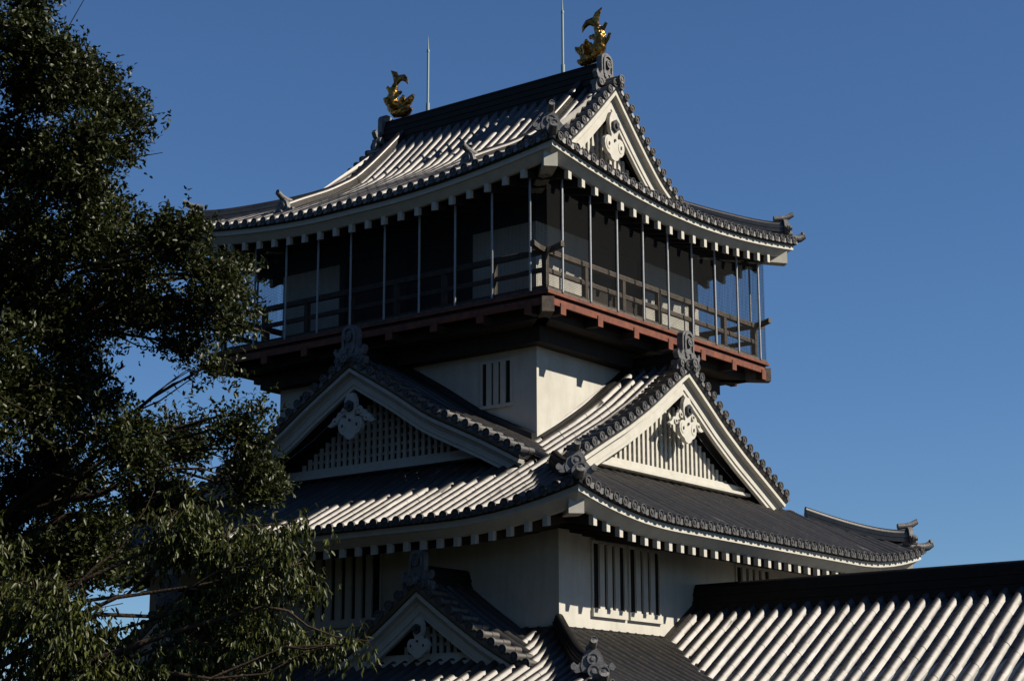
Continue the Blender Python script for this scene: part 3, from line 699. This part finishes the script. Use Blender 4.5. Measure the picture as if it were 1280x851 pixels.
for y, zt, lab in ((2.62, 8.15, 'thin lightning rod rising beside the near golden fish'), (6.63, 8.2, 'thin lightning rod in front of the far golden fish')):
    m = MB(); m.cyl((CX, y, 6.25), (CX, y, zt-.35), .028, 10); m.cyl((CX, y, 6.3), (CX, y, 6.5), .045, 10)
    o = m.build('lightning_rod', M_ROD, None, True, 40); tag(o, lab, 'lightning rod', 'lightning rods on the top ridge')
    m = MB(); m.cyl((CX, y, zt-.36), (CX, y, zt), .02, 8, .004); m.cyl((CX, y, zt-.40), (CX, y, zt-.34), .036, 8); m.build('tip', M_ROD, o, True, 40)

# ------------------------------------------------------------ wing building on the right
WX = 3.85; WY0, WY1 = -.8, -19.
wing = thing('castle_wing', 'long low castle wing with rows of round grey tiles running up to a dark ridge', 'building', (WX, -10, GZ))
m = MB(); m.box(WX-3.9, WX+3.9, WY1+.8, -2.35, GZ-.2, -8.3); m.prism([(WX-3.9, -8.31), (WX+3.9, -8.31), (WX, -6.25)], lambda a, b, z: (a, b, z), WY1+.8, -.9); m.build('plaster_wall', M_PLASTER, wing)
m = MB(); SMAXW = 4.75
pw = smoothprof([(0, -8.93), (2.4, -7.5), (4.75, -5.98)])
rowsW = [WY0-.16-.305*i for i in range(59)]
def PWf(sgn):
    return lambda u, ss: np.stack([WX-sgn*(SMAXW-np.asarray(ss)+0*np.asarray(u)), np.asarray(u)+0*np.asarray(ss), pw(ss)+0*np.asarray(u)], -1)
for sgn, ov in ((1, (-1, 0, 0)), (-1, (1, 0, 0))):
    tile_rows(m, PWf(sgn), rowsW, lambda u: np.full(np.shape(u), SMAXW-.12), 0, pitch=.305, r=.078, tl=.3, eave=True, outv=ov)
WR = m.build('tile_roof', M_TILE, wing, True, 40)
m = MB(); stack_ridge(m, [(WX, y, -6.08) for y in np.linspace(WY0-.01, WY1, 8)], .2, .5, .09, 6); m.build('ridge', M_BLACK, WR, True, 40)
m = MB()
for dz, b, hh in ((.0, .2, .10), (.1, .13, .08)):
    G = np.array([[(WX-(SMAXW-s_), WY0-bb, float(pw(s_))+zz) for bb, zz in ((0.001, -.1), (b, -.1), (b, dz+hh), (.001, dz+hh))] for s_ in np.linspace(3.0, SMAXW, 12)]); m.tube(G)
m.build('flashing', M_RIDGE, WR)
# ------------------------------------------------------------ trees
CLUMPS_A = [(-13.72, -1.38, 0.2, 0.66), (-13.12, -1.37, -0.12, 0.78), (-11.86, -0.74, 0.41, 0.48), (-11.91, -1.39, -0.21, 0.4), (-12.97, -1.8, -1.14, 0.75), (-12.05, -1.63, -0.83, 0.29), (-12.84, -0.36, -0.92, 0.78), (-12.84, -1.31, -2.08, 0.86), (-11.34, -0.85, -1.81, 0.64), (-11.94, -2.57, -2.39, 0.49), (-11.07, -2.42, -2.55, 0.46), (-11.32, -1.46, -2.79, 0.73), (-10.83, -2.35, -3.09, 0.4), (-10.35, -2.3, -3.07, 0.22), (-11.55, -0.14, -2.92, 0.97), (-11.8, 0.86, -2.21, 0.93), (-12.56, -0.3, -4.25, 0.87), (-11.46, -0.21, -4.07, 0.73), (-10.6, -1.41, -3.28, 0.34), (-11.03, -2.44, -3.78, 0.22), (-12.06, -1.89, -5.02, 0.59), (-9.86, -0.73, -4.42, 0.53), (-10.68, -2.55, -4.57, 0.33), (-10.45, -2.67, -4.88, 0.33), (-11.1, 0.77, -5.07, 0.98), (-10.61, -1.08, -5.41, 0.74), (-10.13, -2.18, -5.46, 0.51), (-9.37, -1.97, -5.12, 0.23), (-11.96, -1.39, -6.34, 0.79), (-11.44, 0.94, -6.46, 0.91), (-13.31, -0.96, 1.02, 0.44), (-11.95, -2.76, -2.13, 0.3), (-10.43, -2.19, -2.26, 0.2), (-9.77, -1.76, -2.52, 0.19), (-12.31, -2.3, -0.78, 0.17), (-11.92, -0.8, -1.18, 0.29), (-10.52, -2.83, -4.41, 0.15)]
EXTRA_A = [(-13.15, 4.79, -2.76, 1.01), (-16.22, -0.22, -4.82, 1.1), (-10.51, 5.15, -0.39, 1.01), (-13.41, 2.27, -4.95, 0.87), (-15.21, 0.64, -6.45, 1.04), (-14.8, 3.79, 0.1, 1.03), (-15.63, 0.96, -4.9, 0.97), (-10.38, 3.63, -1.32, 1.07), (-13.1, 1.8, -1.41, 0.87), (-14.69, 3.06, -3.31, 0.97), (-13.86, 3.32, -0.94, 0.91), (-14.63, -0.47, -5.89, 0.95), (-14.87, 3.28, -6.07, 0.86), (-15.29, 1.19, 0.05, 0.92), (-11.26, 5.3, -4.41, 0.85), (-13.06, 3.81, -4.61, 0.99), (-13.94, -1.01, -4.19, 1.05), (-13.43, 3.56, 1.11, 0.97), (-15.98, 0.0, -3.57, 1.03), (-15.65, -1.29, -1.91, 0.81), (-16.5, 0.48, -0.22, 1.03), (-14.46, 2.92, 0.62, 0.83), (-14.96, 3.56, -5.29, 0.97), (-13.9, -0.65, -6.87, 1.08), (-15.32, 2.6, -1.04, 0.9), (-14.66, -0.44, 2.36, 0.85), (-15.35, -1.35, -4.88, 0.95), (-11.47, 4.77, -1.86, 1.09), (-14.45, 0.65, -1.68, 1.12), (-15.41, 1.04, -1.6, 1.09), (-15.62, 1.53, 1.24, 1.02), (-12.48, 2.4, -2.77, 0.92), (-13.99, 1.74, 2.99, 0.84), (-12.64, 1.15, -2.26, 1.04), (-12.55, 3.42, -0.1, 0.82), (-15.87, -0.74, 0.43, 0.9), (-13.27, 2.74, -4.43, 1.01), (-14.88, 1.84, -0.77, 0.87), (-16.85, 0.46, -1.63, 1.09), (-11.09, 4.57, -5.69, 0.87), (-12.48, 0.96, -6.4, 1.13), (-15.68, -0.71, -0.34, 1.06), (-12.97, 4.92, -5.43, 0.87), (-14.94, 0.22, -0.73, 1.04), (-11.8, 1.74, -5.77, 1.07), (-14.82, 3.74, -2.22, 0.87)]
CLUMPS_B = [(-13.97, -5.27, -6.51, 0.49), (-13.55, -5.74, -6.81, 0.5), (-13.88, -6.63, -6.91, 0.29), (-13.13, -6.12, -6.49, 0.13), (-13.17, -6.27, -7.17, 0.16), (-13.51, -5.72, -7.3, 0.39), (-13.59, -5.17, -7.49, 0.45), (-13.54, -6.2, -7.72, 0.3), (-12.88, -6.17, -7.74, 0.16), (-12.56, -6.24, -7.77, 0.13), (-13.32, -7.3, -7.89, 0.09), (-13.38, -5.23, -7.86, 0.32), (-14.16, -5.37, -8.02, 0.43), (-14.71, -4.5, -7.83, 0.58), (-14.8, -5.15, -8.2, 0.39), (-14.68, -3.81, -8.2, 0.53), (-15.19, -4.52, -7.48, 0.52), (-12.98, -5.59, -8.1, 0.18)]
EXTRA_B = [(-14.87, -2.79, -6.77, 0.6), (-16.6, -2.45, -7.15, 0.71), (-16.97, -1.77, -8.29, 0.67), (-16.57, -3.65, -6.62, 0.79), (-14.57, -2.65, -9.47, 0.61), (-14.5, -1.8, -7.26, 0.68), (-14.42, -2.72, -7.27, 0.6), (-15.56, -2.89, -8.73, 0.78), (-15.93, -1.34, -9.21, 0.65), (-15.73, -1.38, -6.74, 0.73), (-16.12, -2.48, -6.37, 0.61), (-16.42, -3.13, -9.24, 0.72), (-14.1, -2.4, -9.23, 0.7), (-17.01, -1.97, -7.0, 0.53), (-13.87, -3.73, -9.38, 0.62), (-14.85, -1.4, -8.77, 0.74), (-16.3, -2.22, -7.52, 0.58), (-13.51, -2.07, -8.99, 0.54)]
def leaves_mesh(name, m, parent, clumps, dens, ll, lw, droop, nper=9, twig=.26):
    """many small folded leaves on short twigs through the volume of each foliage clump"""
    P0, D0 = [], []
    for (x, y, z, R, k) in clumps:
        n = max(12, int(dens*k*R*R/nper))
        d = rng.normal(size=(n, 3)); d /= np.linalg.norm(d, axis=1)[:, None]
        r = R*rng.uniform(0, 1, n)**.42*(1+.22*rng.normal(size=n).clip(-1.2, 1.4))
        lump = 1+.22*np.sin(d[:, 0]*5+x*3)*np.cos(d[:, 1]*6+z*2)
        p = np.array((x, y, z))+d*(r*lump)[:, None]*np.array((1, 1, .86))
        # gather most twigs into layered sprays
        ns = max(4, int(26*R*R*max(k, .5))); c = rng.normal(size=(ns, 3)); c /= np.linalg.norm(c, axis=1)[:, None]
        c = np.array((x, y, z))+c*(R*rng.uniform(.35, 1.0, ns))[:, None]*np.array((1, 1, .86))
        w_ = rng.integers(0, ns, n); near = rng.uniform(0, 1, n) < .72
        q = c[w_]+rng.normal(size=(n, 3))*np.array((.145, .145, .075))
        p = np.where(near[:, None], q, p*.9+np.array((x, y, z))*.1)
        if droop: p[:, 2] -= (np.linalg.norm(d[:, :2], axis=1)*r/R)**2*R*.35
        P0.append(p); D0.append(d)
    P0 = np.concatenate(P0); D0 = np.concatenate(D0); n = len(P0)
    tw = D0*.8+rng.normal(size=(n, 3))*.5+np.array((0, 0, -.5 if droop else .35)); tw /= np.linalg.norm(tw, axis=1)[:, None]
    tt = rng.uniform(-.6, 1, (n, nper))
    base = (P0[:, None]+tw[:, None]*(tt*twig)[..., None]).reshape(-1, 3)
    dr = (tw[:, None]*.55+rng.normal(size=(n, nper, 3))*(.42 if droop else .75)+np.array((0, 0, -1.1 if droop else .1))).reshape(-1, 3)
    dr /= np.linalg.norm(dr, axis=1)[:, None]
    nv = rng.normal(size=dr.shape)*.7+np.array((0, 0, 1.)); sd = np.cross(dr, nv); sd /= np.linalg.norm(sd, axis=1)[:, None]; nn = np.cross(sd, dr)
    L = (ll*rng.uniform(.65, 1.25, len(dr)))[:, None]; Wd = (lw*rng.uniform(.7, 1.2, len(dr)))[:, None]
    # leaf: base, two side pairs, tip; folded along the midrib and bent
    v = np.stack([base, base+dr*L*.35+sd*Wd*.5+nn*L*.06, base+dr*L*.72+sd*Wd*.36+nn*L*.03, base+dr*L-nn*L*.10,
                  base+dr*L*.72-sd*Wd*.36+nn*L*.03, base+dr*L*.35-sd*Wd*.5+nn*L*.06, base+dr*L*.5-nn*L*.02], 1)
    N = len(base); F = np.array([(0, 6, 1), (1, 6, 2), (2, 6, 3), (3, 6, 4), (4, 6, 5), (5, 6, 0)])
    idx = (np.arange(N)[:, None, None]*7+F[None]).reshape(-1).astype(np.int32)
    me = bpy.data.meshes.new(name); me.vertices.add(N*7); me.vertices.foreach_set('co', v.reshape(-1).astype(np.float32))
    nf = N*6; me.loops.add(nf*3); me.loops.foreach_set('vertex_index', idx)
    me.polygons.add(nf); me.polygons.foreach_set('loop_start', np.arange(nf, dtype=np.int32)*3); me.polygons.foreach_set('loop_total', np.full(nf, 3, np.int32))
    me.polygons.foreach_set('use_smooth', np.ones(nf, bool))
    at = me.attributes.new('tint', 'FLOAT', 'POINT'); tv = np.repeat(np.clip(rng.beta(1.6, 3.2, N), 0, 1), 7); at.data.foreach_set('value', tv.astype(np.float32))
    me.materials.append(m); me.update(); me.validate()
    o = bpy.data.objects.new(name, me); link(o, parent); return P0, tw
def limb(mb, p, q, r0, r1, sag=.0, n=7):
    p = np.array(p, float); q = np.array(q, float); t = np.linspace(0, 1, n)[:, None]
    L = np.linalg.norm(q-p); pts = p+(q-p)*t+rng.normal(size=(n, 3))*L*.035*np.sin(t*np.pi)+np.array((0, 0, 1))*np.sin(t*np.pi)*L*sag
    mb.curve(pts, np.linspace(r0, r1, n), 7); return pts
def tree(name, label, cat, base, trunk_top, clumps, extra, dens, ll, lw, droop, m, r0):
    root = thing(name, label, cat, base)
    base = np.array(base, float); top = np.array(trunk_top, float)
    mb = MB(); pts = limb(mb, base-np.array((0, 0, .3)), top, r0, r0*.35, n=12); mb.build('trunk', M_BARK, root, True, 60)
    cl = [c[:3]+(c[3]*(1 if droop else .92), 1.) for c in clumps]+[c+(.42,) for c in extra]
    P0, tw = leaves_mesh('foliage', m, root, cl, dens, ll, lw, droop)
    mb = MB()
    for c in cl:
        z = c[2]-c[3]*.3; j = int(np.clip(np.argmin(np.abs(pts[:, 2]-(z-1.0))), 2, 11)); d = np.linalg.norm(np.array(c[:3])-pts[j])
        q = limb(mb, pts[j], c[:3], (.022+.012*d)*(.55 if droop else 1), .008, .06)
        for k in range(2 if droop else 5):
            e = np.array(c[:3])+rng.normal(size=3)*c[3]*.55; limb(mb, q[4+k%3], e, .014, .005, n=4)
    sel = rng.choice(len(P0), min(900 if droop else 2600, len(P0)), replace=False)
    for i in sel:
        p = P0[i]; mb.curve([p-tw[i]*.24+rng.normal(size=3)*.03, p, p+tw[i]*.12], [.005, .004, .002], 4)
    mb.build('branches', M_BARK, root, True, 60)
    return root
ta = tree('evergreen_tree', 'tall dark evergreen tree with dense glossy leaves filling the left side', 'tree', (-12.6, 1.4, GZ), (-12.7, 1.2, 1.5), CLUMPS_A, EXTRA_A, 13500, .078, .039, False, M_LEAF_A, .38)
tb = tree('drooping_tree', 'lower tree with narrow hanging yellow-green leaves in front of the dark evergreen', 'tree', (-15.6, -3.1, GZ), (-15.2, -3.9, -7.4), CLUMPS_B, EXTRA_B, 9500, .098, .032, True, M_LEAF_B, .17)
mb = MB(); mb.curve([(-14.9, -4.6, -8.1), (-14.2, -5.5, -7.7), (-13.82, -6.05, -7.52), (-13.68, -6.27, -7.45), (-13.51, -6.47, -7.5), (-13.35, -6.61, -7.66), (-13.14, -6.83, -7.77), (-12.91, -7.12, -7.82)], [.04, .03, .022, .018, .015, .012, .009, .005], 7)
mb.build('bough', M_BARK, tb, True, 60)
# evergreen copies added out of view to shade the side walls from the sky
for k, (x, y, rz, sc) in enumerate(((-22.5, 0, 2.1, 1.0), (-19, 5, 3.6, 1.2), (-17, 12, .8, 1.3), (-11, 18, 4.4, 1.2))):
    c = ta.copy(); COL.objects.link(c); c.location = (x, y, GZ); c.rotation_euler = (0, 0, rz); c.scale = (sc, sc, sc)
    c['label'] = 'evergreen tree added out of view left of the castle to shade its walls'; c['group'] = 'added shade trees out of view'
    for ch in list(ta.children):
        d = ch.copy(); COL.objects.link(d); d.parent = c; d.matrix_parent_inverse = ch.matrix_parent_inverse.copy()
